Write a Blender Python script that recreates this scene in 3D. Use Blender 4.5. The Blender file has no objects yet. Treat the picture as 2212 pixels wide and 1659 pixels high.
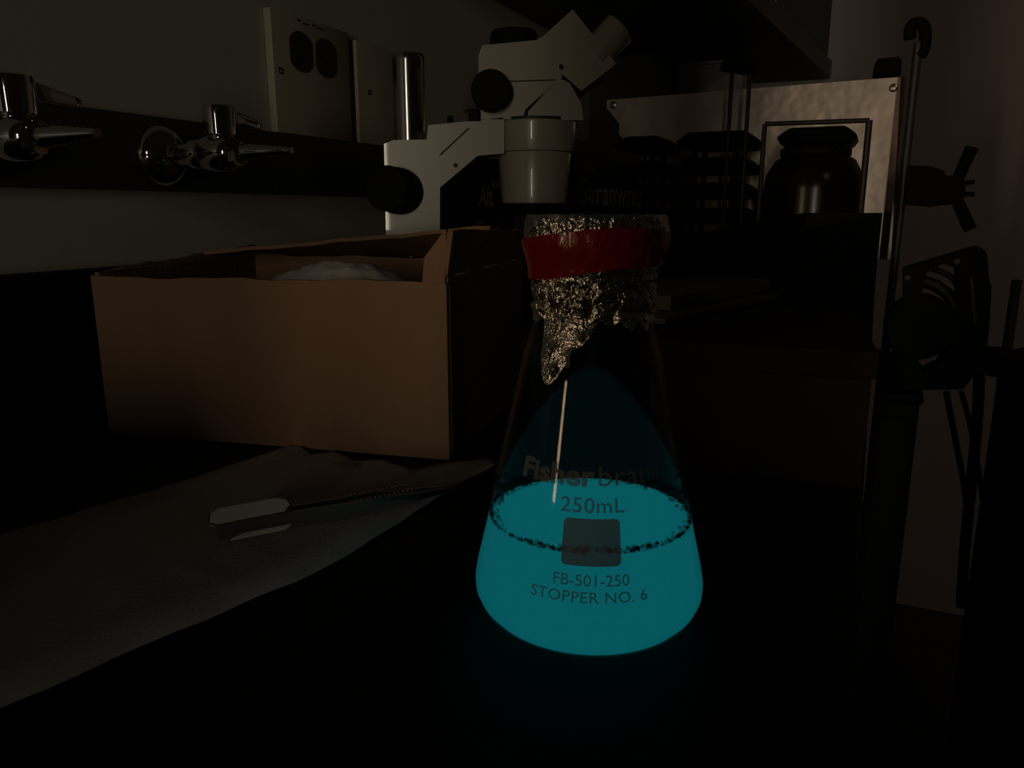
import bpy, bmesh, math, random
from mathutils import Vector, Matrix, noise
random.seed(7)
SC = bpy.context.scene
COL = SC.collection

# ------------------------------------------------------------------ camera
FPX, PITCH = 1661.0, math.radians(12.7)
CAM = Vector((0.0, 0.0, 0.145))
cd = bpy.data.cameras.new('camera')
cd.sensor_fit = 'HORIZONTAL'; cd.sensor_width = 36.0; cd.lens = FPX / 2212.0 * 36.0
cd.clip_start = 0.01; cd.clip_end = 50
co = bpy.data.objects.new('camera', cd); COL.objects.link(co)
co.location = CAM; co.rotation_euler = (math.pi / 2 - PITCH, 0, 0)
SC.camera = co

# ------------------------------------------------------------------ world, lights, exposure
w = bpy.data.worlds.new('world'); SC.world = w; w.use_nodes = True
wb = w.node_tree.nodes['Background']
wb.inputs[0].default_value = (1.0, 0.86, 0.74, 1); wb.inputs[1].default_value = 0.0035
def area(name, loc, target, sx, sy, power, color):
    l = bpy.data.lights.new(name, 'AREA'); l.shape = 'RECTANGLE'; l.size = sx; l.size_y = sy
    l.energy = power; l.color = color
    o = bpy.data.objects.new(name, l); COL.objects.link(o); o.location = loc
    o.rotation_euler = (Vector(target) - Vector(loc)).to_track_quat('-Z', 'Y').to_euler()
    return o
# corridor light that falls through the gap of the door far behind the camera
area('corridor_light', (-0.95, -4.0, 0.36), (-0.1, 0.6, 0.15), 0.17, 1.5, 14.0, (1.0, 0.86, 0.66))
# warm lamp glow from the next room, past the free end of the tap wall
area('side_room_light', (-2.4, -2.0, 0.36), (0.0, 0.3, 0.1), 0.16, 1.1, 6.0, (1.0, 0.68, 0.40))
# fill spot added to brighten the end wall, no lamp known there
sl = bpy.data.lights.new('end_wall_fill', 'SPOT'); sl.energy = 6.8; sl.color = (1.0, 0.73, 0.60)
sl.spot_size = math.radians(50); sl.spot_blend = 0.9; sl.shadow_soft_size = 0.06
so = bpy.data.objects.new('end_wall_fill', sl); COL.objects.link(so); so.location = (0.75, -0.9, 1.40)
so.rotation_euler = (Vector((1.35, 1.6, 0.0)) - so.location).to_track_quat('-Z', 'Y').to_euler()
SC.view_settings.view_transform = 'Standard'; SC.view_settings.look = 'None'
SC.view_settings.exposure = 0.0; SC.view_settings.gamma = 1.0
SC.view_settings.use_curve_mapping = False

# ------------------------------------------------------------------ frames of reference
SP, CP = math.sin(PITCH), math.cos(PITCH)
D = Vector((0.4226, 0.9063, 0.0)); N = Vector((0.9063, -0.4226, 0.0))   # along the tap wall / out of it
W0 = Vector((-0.205, 0.80, 0.0))
def W(s, n, z): return W0 + D * s + N * n + Vector((0, 0, z))
def pix(px, py, y=None, z=None, n=None, s=None):
    """point of the room seen at a photo pixel, on a named plane of the room"""
    d = Vector(((px - 1106) / FPX, CP + (829.5 - py) / FPX * SP, -SP + (829.5 - py) / FPX * CP))
    if y is not None: t = (y - CAM.y) / d.y
    elif z is not None: t = (z - CAM.z) / d.z
    elif n is not None: t = (n - (CAM - W0).dot(N)) / d.dot(N)
    else: t = (s - (CAM - W0).dot(D)) / d.dot(D)
    return CAM + d * t
def sn(p): q = p - W0; return q.dot(D), q.dot(N), p.z

# ------------------------------------------------------------------ materials
MATS = {}
def mat(name, color, rough=0.5, metal=0.0, spec=0.5, var=0.12, scale=40.0, bump=0.0, bscale=200.0,
        trans=0.0, coat=0.0, stretch=None, bdist=0.001):
    m = bpy.data.materials.new(name); m.use_nodes = True; MATS[name] = m
    nt = m.node_tree; b = nt.nodes['Principled BSDF']
    tc = nt.nodes.new('ShaderNodeTexCoord')
    mp = nt.nodes.new('ShaderNodeMapping'); nt.links.new(tc.outputs['Object'], mp.inputs[0])
    if stretch: mp.inputs['Scale'].default_value = stretch
    nz = nt.nodes.new('ShaderNodeTexNoise'); nz.inputs['Scale'].default_value = scale
    nz.inputs['Detail'].default_value = 4
    nt.links.new(mp.outputs[0], nz.inputs['Vector'])
    mx = nt.nodes.new('ShaderNodeMix'); mx.data_type = 'RGBA'
    nt.links.new(nz.outputs['Fac'], mx.inputs['Factor'])
    mx.inputs['A'].default_value = tuple(max(0, c * (1 - var)) for c in color) + (1,)
    mx.inputs['B'].default_value = tuple(min(1, c * (1 + var)) for c in color) + (1,)
    nt.links.new(mx.outputs['Result'], b.inputs['Base Color'])
    b.inputs['Roughness'].default_value = rough; b.inputs['Metallic'].default_value = metal
    b.inputs['Specular IOR Level'].default_value = spec
    b.inputs['Coat Weight'].default_value = coat
    if trans: b.inputs['Transmission Weight'].default_value = trans
    if bump:
        n2 = nt.nodes.new('ShaderNodeTexNoise'); n2.inputs['Scale'].default_value = bscale
        n2.inputs['Detail'].default_value = 3
        nt.links.new(mp.outputs[0], n2.inputs['Vector'])
        bp = nt.nodes.new('ShaderNodeBump'); bp.inputs['Strength'].default_value = bump
        bp.inputs['Distance'].default_value = bdist
        nt.links.new(n2.outputs['Fac'], bp.inputs['Height']); nt.links.new(bp.outputs[0], b.inputs['Normal'])
    return m
def glass_mat(name, tint, gloss=1.0):
    m = bpy.data.materials.new(name); m.use_nodes = True; nt = m.node_tree; nt.nodes.clear()
    o = nt.nodes.new('ShaderNodeOutputMaterial'); mx = nt.nodes.new('ShaderNodeMixShader')
    t = nt.nodes.new('ShaderNodeBsdfTransparent'); t.inputs[0].default_value = tint + (1,)
    g = nt.nodes.new('ShaderNodeBsdfGlossy'); g.inputs['Roughness'].default_value = 0.03
    g.inputs[0].default_value = (gloss, gloss, gloss, 1)
    lw = nt.nodes.new('ShaderNodeLayerWeight'); lw.inputs[0].default_value = 0.5
    pw = nt.nodes.new('ShaderNodeMath'); pw.operation = 'POWER'; pw.inputs[1].default_value = 6.5
    f = nt.nodes.new('ShaderNodeMapRange'); f.inputs[3].default_value = 0.015; f.inputs[4].default_value = 0.55
    nt.links.new(lw.outputs['Facing'], pw.inputs[0]); nt.links.new(pw.outputs[0], f.inputs[0])
    nt.links.new(f.outputs[0], mx.inputs[0]); nt.links.new(t.outputs[0], mx.inputs[1])
    nt.links.new(g.outputs[0], mx.inputs[2]); nt.links.new(mx.outputs[0], o.inputs[0])
    return m
def print_mat(name, color, see):
    m = bpy.data.materials.new(name); m.use_nodes = True; nt = m.node_tree; nt.nodes.clear()
    o = nt.nodes.new('ShaderNodeOutputMaterial'); mx = nt.nodes.new('ShaderNodeMixShader')
    t = nt.nodes.new('ShaderNodeBsdfTransparent'); df = nt.nodes.new('ShaderNodeBsdfDiffuse')
    nz = nt.nodes.new('ShaderNodeTexNoise'); nz.inputs['Scale'].default_value = 900
    rp = nt.nodes.new('ShaderNodeMapRange'); rp.inputs[3].default_value = see * 0.85; rp.inputs[4].default_value = see * 1.15
    df.inputs[0].default_value = color + (1,)
    nt.links.new(nz.outputs['Fac'], rp.inputs[0]); nt.links.new(rp.outputs[0], mx.inputs[0])
    nt.links.new(df.outputs[0], mx.inputs[1]); nt.links.new(t.outputs[0], mx.inputs[2])
    nt.links.new(mx.outputs[0], o.inputs[0])
    return m
def glow_mat(name, color, strength, lo=0.94):
    m = bpy.data.materials.new(name); m.use_nodes = True; nt = m.node_tree; nt.nodes.clear()
    o = nt.nodes.new('ShaderNodeOutputMaterial'); e = nt.nodes.new('ShaderNodeEmission')
    nz = nt.nodes.new('ShaderNodeTexNoise'); nz.inputs['Scale'].default_value = 55
    rp = nt.nodes.new('ShaderNodeMapRange'); rp.inputs[3].default_value = strength * lo; rp.inputs[4].default_value = strength * (2 - lo)
    e.inputs[0].default_value = color + (1,)
    nt.links.new(nz.outputs['Fac'], rp.inputs[0]); nt.links.new(rp.outputs[0], e.inputs[1])
    nt.links.new(e.outputs[0], o.inputs[0])
    return m
M_WALL = mat('painted_wall', (0.60, 0.57, 0.50), 0.6, var=0.05, scale=6, bump=0.15, bscale=90)
M_ENDWALL = mat('end_wall_paint', (0.50, 0.45, 0.41), 0.7, var=0.06, scale=3, bump=0.1, bscale=60)
M_FLOOR = mat('floor_tile', (0.05, 0.045, 0.04), 0.6, var=0.2, scale=5)
M_BENCH = mat('black_epoxy', (0.007, 0.0065, 0.008), 0.55, spec=0.15, var=0.2, scale=30)
M_RAIL = mat('dark_grey_rail', (0.055, 0.052, 0.05), 0.5, var=0.1, scale=20)
M_PLATE = mat('ivory_plate', (0.52, 0.46, 0.34), 0.4, var=0.04, scale=15)
M_OUTLET = mat('black_outlet', (0.035, 0.030, 0.027), 0.45, var=0.1)
M_SLOT = mat('outlet_slot', (0.008, 0.008, 0.008), 0.7)
M_CHROME = mat('chrome', (0.62, 0.60, 0.58), 0.06, metal=1.0, var=0.03)
M_POLE = mat('polished_pillar', (0.62, 0.60, 0.57), 0.15, metal=1.0, var=0.03)
M_STEEL = mat('dull_steel', (0.5, 0.48, 0.45), 0.28, metal=1.0, var=0.08, scale=60)
M_PANEL = mat('mottled_steel', (0.60, 0.50, 0.42), 0.40, metal=0.8, var=0.22, scale=12, bump=1.0, bscale=11, bdist=0.004)  # colour mottling and waviness imitate blotchy light and reflections on the sheet
M_CREAM = mat('cream_enamel', (0.40, 0.36, 0.275), 0.30, var=0.05, scale=25, spec=0.5, coat=0.5)
M_GROOVE = mat('dark_groove', (0.02, 0.02, 0.02), 0.6)
M_BLACK = mat('black_plastic', (0.010, 0.010, 0.0105), 0.6, spec=0.1, var=0.2)
M_BLACKR = mat('black_rubber', (0.009, 0.009, 0.009), 0.75, spec=0.2, var=0.2)
M_CARD = mat('cardboard', (0.325, 0.200, 0.122), 0.85, spec=0.2, var=0.12, scale=60, bump=0.25, bscale=400, stretch=(1, 1, 0.25))
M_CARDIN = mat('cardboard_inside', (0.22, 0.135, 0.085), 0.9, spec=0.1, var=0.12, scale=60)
M_TAPE = mat('clear_tape', (0.20, 0.12, 0.07), 0.25, spec=0.5, var=0.1)
M_BAG = mat('white_plastic_bag', (0.72, 0.70, 0.64), 0.4, var=0.06, scale=80, bump=0.5, bscale=300)
M_FOIL = mat('aluminium_foil', (0.80, 0.78, 0.72), 0.2, metal=1.0, var=0.05, scale=200, bump=0.5, bscale=900)
M_RED = mat('red_tape', (0.36, 0.006, 0.010), 0.32, spec=0.5, var=0.12, scale=150, bump=0.5, bscale=350, coat=0.3)
M_PAPER = mat('paper_towel', (0.41, 0.385, 0.375), 0.9, spec=0.1, var=0.08, scale=120, bump=0.3, bscale=500)
M_GLASS = glass_mat('flask_glass', (0.985, 0.99, 0.985))
M_GLOW = glow_mat('glowing_liquid', (0.018, 0.86, 1.0), 0.112)
M_FOAM = print_mat('foam_bubbles', (0.04, 0.12, 0.12), 0.74)
M_PRINT = print_mat('white_print', (0.34, 0.40, 0.40), 0.24)
M_PATCH = print_mat('white_patch', (0.36, 0.42, 0.42), 0.12)
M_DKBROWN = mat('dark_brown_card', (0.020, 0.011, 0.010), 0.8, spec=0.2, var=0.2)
M_WRAPBOX = mat('black_carton', (0.012, 0.012, 0.013), 0.5, var=0.2)
M_WRAPTOP = mat('grey_carton_edge', (0.16, 0.14, 0.125), 0.6, var=0.15)
M_LETTER = mat('carton_lettering', (0.62, 0.52, 0.46), 0.6, var=0.15, scale=120)
M_LETTERG = mat('grey_lettering', (0.50, 0.45, 0.44), 0.6, var=0.2, scale=150)
M_ORANGE = mat('orange_print', (0.55, 0.24, 0.04), 0.6, var=0.15)
M_GREYPAPER = mat('grey_folder', (0.11, 0.10, 0.098), 0.7, var=0.12, scale=30)
M_PALECARD = mat('pale_carton', (0.42, 0.38, 0.36), 0.7, var=0.08, scale=30)
M_CABINET = mat('dark_shelf_paint', (0.05, 0.045, 0.042), 0.6, var=0.15)
M_SHELFEDGE = mat('grey_shelf_edge', (0.17, 0.155, 0.15), 0.6, var=0.12)
M_AMBER = mat('dark_bottle_glass', (0.010, 0.007, 0.006), 0.22, spec=0.35, var=0.2)
M_WIRE = mat('dark_wire', (0.05, 0.048, 0.046), 0.5, metal=0.3, var=0.1)
M_ROD = mat('grey_rod', (0.10, 0.095, 0.09), 0.45, metal=0.4, var=0.1)
M_GLINT = mat('pale_glint', (0.62, 0.60, 0.50), 0.5, var=0.06, scale=300)  # pale colour stands in for the shine on the forceps tail
M_CABLE = mat('black_cable', (0.012, 0.012, 0.012), 0.5, var=0.1)

# ------------------------------------------------------------------ mesh helpers
class MB:
    def __init__(self): self.v = []; self.f = []; self.sm = []
    def add(self, vs, fs, smooth=False):
        k = len(self.v); self.v += [Vector(p) for p in vs]
        self.f += [tuple(i + k for i in q) for q in fs]; self.sm += [smooth] * len(fs); return self
    def hexa(self, b, t):                       # 4 bottom + 4 top corners, same order
        return self.add(list(b) + list(t), [(3, 2, 1, 0), (4, 5, 6, 7), (0, 1, 5, 4), (1, 2, 6, 5), (2, 3, 7, 6), (3, 0, 4, 7)])
    def box(self, a, b):
        (x0, y0, z0), (x1, y1, z1) = a, b
        return self.hexa([(x0, y0, z0), (x1, y0, z0), (x1, y1, z0), (x0, y1, z0)], [(x0, y0, z1), (x1, y0, z1), (x1, y1, z1), (x0, y1, z1)])
    def wbox(self, s, n, z):                    # box in wall coordinates
        c = [(s[0], n[0]), (s[1], n[0]), (s[1], n[1]), (s[0], n[1])]
        return self.hexa([W(a, b, z[0]) for a, b in c], [W(a, b, z[1]) for a, b in c])
    def prism(self, poly, off):                 # planar polygon of points, extruded by vector
        off = Vector(off); m = len(poly); ps = [Vector(p) for p in poly]
        fs = [tuple(range(m)), tuple(reversed(range(m, 2 * m)))]
        fs += [(i, (i + 1) % m + 0, (i + 1) % m + m, i + m) for i in range(m)]
        return self.add(ps + [p + off for p in ps], fs)
    def lathe(self, prof, origin, axis=(0, 0, 1), seg=40, smooth=True, cap=(True, True)):
        a = Vector(axis).normalized(); u = a.orthogonal().normalized(); v = a.cross(u); o = Vector(origin)
        vs = []; fs = []
        for r, h in prof:
            for k in range(seg):
                t = 2 * math.pi * k / seg
                vs.append(o + a * h + (u * math.cos(t) + v * math.sin(t)) * r)
        for i in range(len(prof) - 1):
            for k in range(seg):
                k2 = (k + 1) % seg
                fs.append((i * seg + k, i * seg + k2, (i + 1) * seg + k2, (i + 1) * seg + k))
        if cap[0]: fs.append(tuple(reversed(range(seg))))
        if cap[1]: fs.append(tuple((len(prof) - 1) * seg + k for k in range(seg)))
        return self.add(vs, fs, smooth)
    def tube(self, path, r, seg=10):
        ps = [Vector(p) for p in path]; vs = []; fs = []
        rs = r if isinstance(r, (list, tuple)) else [r] * len(ps)
        prev = None
        for i, p in enumerate(ps):
            t = (ps[min(i + 1, len(ps) - 1)] - ps[max(i - 1, 0)]).normalized()
            u = (t.orthogonal() if prev is None else prev - t * prev.dot(t)).normalized(); prev = u
            v = t.cross(u)
            for k in range(seg):
                a = 2 * math.pi * k / seg; vs.append(p + (u * math.cos(a) + v * math.sin(a)) * rs[i])
        for i in range(len(ps) - 1):
            for k in range(seg):
                k2 = (k + 1) % seg; fs.append((i * seg + k, i * seg + k2, (i + 1) * seg + k2, (i + 1) * seg + k))
        fs += [tuple(reversed(range(seg))), tuple((len(ps) - 1) * seg + k for k in range(seg))]
        return self.add(vs, fs, True)
    def build(self, name, m, parent=None, bevel=0.0, bseg=2, smooth_angle=None):
        base = Vector((0, 0, 0))
        if parent is not None:
            q = parent
            while q is not None: base += q.location; q = q.parent
        else:
            lo = Vector([min(p[i] for p in self.v) for i in range(3)]); hi = Vector([max(p[i] for p in self.v) for i in range(3)])
            base = Vector(((lo.x + hi.x) / 2, (lo.y + hi.y) / 2, lo.z))
        me = bpy.data.meshes.new(name); me.from_pydata([p - base for p in self.v], [], self.f)
        me.polygons.foreach_set('use_smooth', self.sm)
        bm = bmesh.new(); bm.from_mesh(me)
        if bevel:
            es = [e for e in bm.edges if len(e.link_faces) == 2 and e.calc_face_angle(0) > 0.6]
            bmesh.ops.bevel(bm, geom=es, offset=bevel, segments=bseg, affect='EDGES', profile=0.5, clamp_overlap=True)
            for f in bm.faces: f.smooth = True
        bmesh.ops.recalc_face_normals(bm, faces=bm.faces); bm.to_mesh(me); bm.free()
        if bevel or any(self.sm):
            me.set_sharp_from_angle(angle=math.radians(42))
        me.materials.append(m)
        o = bpy.data.objects.new(name, me); COL.objects.link(o)
        if parent is None: o.location = base
        else: o.parent = parent
        return o
def soft(path, rounds=2):
    ps = [Vector(p) for p in path]
    for _ in range(rounds):
        out = [ps[0]]
        for a_, b_ in zip(ps, ps[1:]): out += [a_.lerp(b_, 0.25), a_.lerp(b_, 0.75)]
        ps = out + [ps[-1]]
    return ps
def thing(name, label, cat, loc, group=None):
    o = bpy.data.objects.new(name, None); COL.objects.link(o); o.location = loc; o.empty_display_size = 0.02
    o['label'] = label; o['category'] = cat
    if group: o['group'] = group
    return o
def tag(o, label, cat, group=None, kind=None):
    o['label'] = label; o['category'] = cat
    if group: o['group'] = group
    if kind: o['kind'] = kind
    return o
def struct(o, label=None):
    o['kind'] = 'structure'
    if label: o['label'] = label
    return o
def plabel(o, text): o['label'] = text; return o
def text_verts(txt, size, offset=0.0, align='CENTER', spacing=1.0):
    c = bpy.data.curves.new('lettering', 'FONT'); c.body = txt; c.size = size; c.offset = offset
    c.align_x = align; c.resolution_u = 4; c.space_character = spacing
    o = bpy.data.objects.new('lettering', c); COL.objects.link(o)
    dg = bpy.context.evaluated_depsgraph_get(); me = bpy.data.meshes.new_from_object(o.evaluated_get(dg))
    vs = [v.co.copy() for v in me.vertices]; fs = [tuple(p.vertices) for p in me.polygons]
    bpy.data.objects.remove(o); bpy.data.curves.remove(c); bpy.data.meshes.remove(me)
    return vs, fs

# ------------------------------------------------------------------ the setting
BENCH_N = 0.53
S_END, FLOOR = 1.333, -0.80
struct(MB().wbox((-0.9, S_END), (-0.12, 0.0), (FLOOR, 1.9)).build('wall_left', M_WALL))
struct(MB().wbox((S_END, S_END + 0.12), (-0.12, 2.6), (FLOOR, 1.9)).build('wall_end', M_ENDWALL))
struct(MB().wbox((-5.5, S_END), (-0.9, 2.6), (FLOOR - 0.1, FLOOR)).build('floor', M_FLOOR))
# unseen rear wall, its edge set to cut the corridor beam
YR = -1.2
struct(MB().box((-0.125, YR - 0.1, FLOOR), (3.2, YR, 1.9)).build('wall_rear', M_ENDWALL))
struct(MB().box((-0.345, YR - 0.02, FLOOR), (-0.258, YR + 0.02, 1.9)).build('shade_post', M_CABINET), 'dark post added behind the viewer to shade the flask')  # unseen post added to keep the corridor light off the flask
# bench
b = thing('lab_bench', 'black epoxy lab bench top with an upstand along the wall', 'bench', W(-0.3, 0.3, -0.04))
MB().wbox((-1.6, S_END), (0.002, BENCH_N), (-0.035, 0.0)).build('worktop', M_BENCH, b, bevel=0.002)
MB().wbox((-0.9, S_END), (0.0015, 0.02), (0.0005, 0.104)).build('backsplash', M_BENCH, b, bevel=0.002)
MB().wbox((-1.5, S_END - 0.01), (0.03, BENCH_N - 0.04), (FLOOR, -0.036)).build('base_cabinet', M_CABINET, b)
# service rail
struct(MB().wbox((-0.88, 0.75), (0.0005, 0.012), (0.160, 0.216)).build('trim_1', M_RAIL, bevel=0.001), 'dark grey horizontal service rail carrying the chrome gas taps')

# ------------------------------------------------------------------ outlet plates on the wall
def plate(px0, px1, py_top, zbot, depth):
    a = pix(px0, py_top, n=depth); bb = pix(px1, py_top + 58, n=depth)
    s0, s1 = sn(a)[0], sn(bb)[0]; z1 = a.z
    return s0, s1, zbot, z1
s0, s1, z0, z1 = plate(583, 752, 14, 0.2165, 0.009)
r = thing('outlet_plate', 'ivory wall plate with two black sockets above the service rail', 'outlet', W((s0 + s1) / 2, 0, z0))
MB().wbox((s0, s1), (0.0003, 0.009), (z0, z1)).build('cover_plate', M_PLATE, r, bevel=0.0012)
for (cx, cy) in ((650, 112), (704, 126)):
    p = pix(cx, cy, n=0.010); ss, nn, zz = sn(p)
    pts = []
    for k in range(28):                            # receptacle face: circle with two flattened sides
        a = 2 * math.pi * k / 28
        pts.append(W(ss + max(-0.0148, min(0.0148, 0.0178 * math.cos(a))), 0.0085, zz + 0.0178 * math.sin(a)))
    rec = MB().prism(pts, N * 0.0018).build('receptacle', M_OUTLET, r, bevel=0.0005, bseg=1)
    for dz in (-0.006, 0.006):
        MB().wbox((ss - 0.002, ss + 0.005), (0.0102, 0.01045), (zz + dz - 0.001, zz + dz + 0.001)).build('slot', M_SLOT, rec)
    MB().lathe([(0.0024, 0.0), (0.0024, 0.0004)], W(ss - 0.008, 0.0102, zz), N, 12).build('ground_hole', M_SLOT, rec)
p = pix(605, 152, n=0.009); ss, nn, zz = sn(p)
MB().lathe([(0.0032, 0), (0.0032, 0.0006), (0.002, 0.0012)], W(ss, 0.009, zz), N, 14).build('screw', M_STEEL, r)
# small worn printed line above the sockets (illegible strokes)
p0, p1 = pix(642, 44, n=0.0092), pix(700, 64, n=0.0092)
sa_, sb_ = sn(p0)[0], sn(p1)[0]; m = MB(); zz = (p0.z + p1.z) / 2
for t0, t1, dz in ((0.0, 0.12, 0.0008), (0.2, 0.42, -0.0006), (0.55, 0.66, 0.0004), (0.7, 1.0, -0.0005)):
    m.wbox((sa_ + (sb_ - sa_) * t0, sa_ + (sb_ - sa_) * t1), (0.0090, 0.0093), (zz + dz - 0.0007, zz + dz + 0.0007))
m.build('worn_marking', M_SLOT, r)
s2 = sn(pix(776, 260, n=0.009))[0]
r = thing('blank_plate', 'blank ivory wall plate between the sockets and the chrome pillar', 'wall plate', W(s2 + 0.06, 0, z0))
MB().wbox((s2, s2 + 0.115), (0.0003, 0.009), (z0, z1 - 0.004)).build('cover_plate', M_PLATE, r, bevel=0.0012)
for ds in (0.02, 0.095):
    MB().lathe([(0.0032, 0), (0.0032, 0.0006), (0.002, 0.0012)], W(s2 + ds, 0.009, (z0 + z1) / 2), N, 14).build('screw', M_STEEL, r)

# ------------------------------------------------------------------ gas taps
def gas_tap(tip_px, label):
    tip = pix(*tip_px, n=0.142); s, n, z = sn(tip)
    r = thing('gas_tap', label, 'tap', W(s, 0.012, z - 0.022), 'chrome gas taps on the service rail')
    o = W(s, 0.0122, z)
    MB().lathe([(0.0225, 0), (0.0232, 0.002), (0.0225, 0.005), (0.019, 0.011), (0.0135, 0.016), (0.0095, 0.019)], o, N, 40).build('flange', M_CHROME, r)
    MB().lathe([(0.0082, 0.018), (0.0082, 0.034), (0.0105, 0.036), (0.0105, 0.043), (0.009, 0.046)], o, N, 32).build('stem', M_CHROME, r)
    body = MB().lathe([(0.009, 0.045), (0.0125, 0.050), (0.0132, 0.060), (0.0125, 0.072), (0.0085, 0.077)], o, N, 32).build('valve_body', M_CHROME, r)
    hb = o + N * 0.064 + Vector((0, 0, -0.007))
    MB().lathe([(0.0085, 0.014), (0.0085, 0.018), (0.0112, 0.020), (0.0118, 0.036), (0.0112, 0.040), (0.008, 0.0412)], hb, (0, 0, 1), 32).build('handle_hub', M_CHROME, r)
    lv = []
    for t, hw, hz in ((0.006, 0.0075, 0.0055), (0.020, 0.0065, 0.0045), (0.034, 0.0055, 0.0035), (0.040, 0.004, 0.0028)):
        lv.append((t, hw, hz))
    m = MB()
    for i in range(len(lv) - 1):
        (ta, wa, za), (tb, wb_, zb) = lv[i], lv[i + 1]
        c = hb + Vector((0, 0, 0.034))
        q = lambda t, w_, zz: [c + D * t + N * a * w_ + Vector((0, 0, -0.12 * t + bz * zz)) for a, bz in ((-1, -1), (1, -1), (1, 1), (-1, 1))]
        m.add(q(ta, wa, za) + q(tb, wb_, zb), [(0, 1, 5, 4), (1, 2, 6, 5), (2, 3, 7, 6), (3, 0, 4, 7)] + ([(3, 2, 1, 0)] if i == 0 else []) + ([(4, 5, 6, 7)] if i == len(lv) - 2 else []))
    m.build('lever', M_CHROME, r, bevel=0.0012)
    MB().lathe([(0.0095, 0.076), (0.0095, 0.084), (0.0075, 0.085)], o, N, 6, smooth=False).build('hex_collar', M_CHROME, r)
    prof = [(0.0062, 0.085)]
    for k in range(9):
        h = 0.087 + k * 0.0046; rr = 0.0062 - k * 0.00042
        prof += [(rr, h), (rr - 0.0011, h + 0.0038)]
    prof += [(0.0022, 0.130)]
    MB().lathe(prof, o, N, 24).build('hose_barb', M_CHROME, r)
    return r
gas_tap((630, 325), 'chrome gas tap with hose barb just beneath the two sockets')
gas_tap((212, 287), 'chrome gas tap partly cut off by the edge of the picture')

# ------------------------------------------------------------------ overhead shelf at the far end
za = 0.435
p1, p2, p3 = pix(1560, -30, z=za), pix(1740, 140, z=za), pix(1785, 172, z=za)
e = (p3 - p1).normalized(); back = Vector((-e.y, e.x, 0))
A, B = p1 - e * 0.35, p3 - e * 0.02
sh = thing('overhead_shelf', 'dark overhead shelf running above the far end of the bench', 'shelf', (A + B) / 2)
bk = [A, B, W(S_END - 0.003, 0.004, za), W(0.12, 0.004, za)]
MB().hexa(bk, [q + Vector((0, 0, 0.02)) for q in bk]).build('board', M_CABINET, sh, bevel=0.001)
MB().hexa([A - back * 0.0, B, B - back * 0.012, A - back * 0.012], [q + Vector((0, 0, 0.035)) for q in (A, B, B - back * 0.012, A - back * 0.012)]).build('front_lip', M_SHELFEDGE, sh)
B2 = B - e * 0.0
MB().hexa([B2, B2 + e * 0.018, B2 + e * 0.018 + back * 0.25, B2 + back * 0.25], [q + Vector((0, 0, 0.5)) for q in (B2, B2 + e * 0.018, B2 + e * 0.018 + back * 0.25, B2 + back * 0.25)]).build('end_panel', M_CABINET, sh)
q = pix(1660, 16, z=za + 0.05)
bx = q + back * 0.03
MB().hexa([bx, bx + e * 0.12, bx + e * 0.12 + back * 0.1, bx + back * 0.1], [v + Vector((0, 0, 0.12)) for v in (bx, bx + e * 0.12, bx + e * 0.12 + back * 0.1, bx + back * 0.1)])
m = MB(); bz = Vector((bx.x, bx.y, za + 0.0205))
cs = (bz, bz + e * 0.12, bz + e * 0.12 + back * 0.1, bz + back * 0.1)
m.hexa(cs, [v + Vector((0, 0, 0.1)) for v in cs])
tag(MB().wbox((0.775, 1.0), (0.022, min(0.185, sn(pix(1466, 136, s=0.80))[1] - 0.006)), (0.0005, 0.415)).build('dark_infill', M_CABINET, bevel=0.003), 'added black cupboard against the wall behind the steel panel', 'infill')  # made-up black block standing in for shade on the far wall
p_ = pix(1466, 136, s=0.80); p__ = pix(1606, 136, s=0.80)
bc = thing('upright_carton', 'pale grey carton showing above the steel panel', 'carton', W(0.85, (sn(p_)[1] + sn(p__)[1]) / 2, 0))
MB().wbox((0.80, 0.90), (sn(p_)[1], sn(p__)[1]), (0.0005, p_.z - 0.006)).build('carton_body', M_PALECARD, bc, bevel=0.002)
MB().wbox((0.799, 0.901), (sn(p_)[1] - 0.001, sn(p__)[1] + 0.001), (p_.z - 0.0058, p_.z)).build('carton_lid', M_PALECARD, bc, bevel=0.002)
tag(m.build('storage_carton', M_GREYPAPER, bevel=0.001), 'small grey carton standing on the overhead shelf', 'carton')

# ------------------------------------------------------------------ stereo microscope
YM = 0.755                                   # plane of the arm's near face
def mp(px, py, y=YM): return pix(px, py, y=y)
pole = mp(886, 305, 0.79)
ms = thing('stereo_microscope', 'cream stereo microscope with chrome pillar and black focus knobs', 'microscope', (0.0, 0.79, 0.0))
MB().box((-0.115, 0.705, 0.0002), (0.075, 0.865, 0.02)).build('base_plate', M_CREAM, ms, bevel=0.005, bseg=3)
zt = mp(886, 118, 0.79).z
MB().lathe([(0.0155, 0.018), (0.0155, zt - 0.006), (0.0155, zt - 0.002), (0.0145, zt)], (pole.x, 0.79, 0), seg=48).build('pillar', M_POLE, ms)
arm = [(834, 314), (852, 307), (926, 306), (929, 275), (1085, 259), (1085, 327), (1030, 332), (946, 403), (946, 508), (838, 508)]
MB().prism([mp(*q) for q in arm], (0, 0.062, 0)).build('focus_arm', M_CREAM, ms, bevel=0.002)
MB().prism([mp(1010, 277, YM - 0.0004), mp(1015, 277, YM - 0.0004), mp(953, 335, YM - 0.0004), mp(948, 335, YM - 0.0004)], (0, 0.0006, 0)).build('arm_seam', M_GROOVE, ms)
MB().lathe([(0.002, 0), (0.002, 0.0015)], mp(984, 357), (0, -1, 0), 12).build('set_screw', M_GROOVE, ms)
kc = mp(866, 414)
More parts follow.
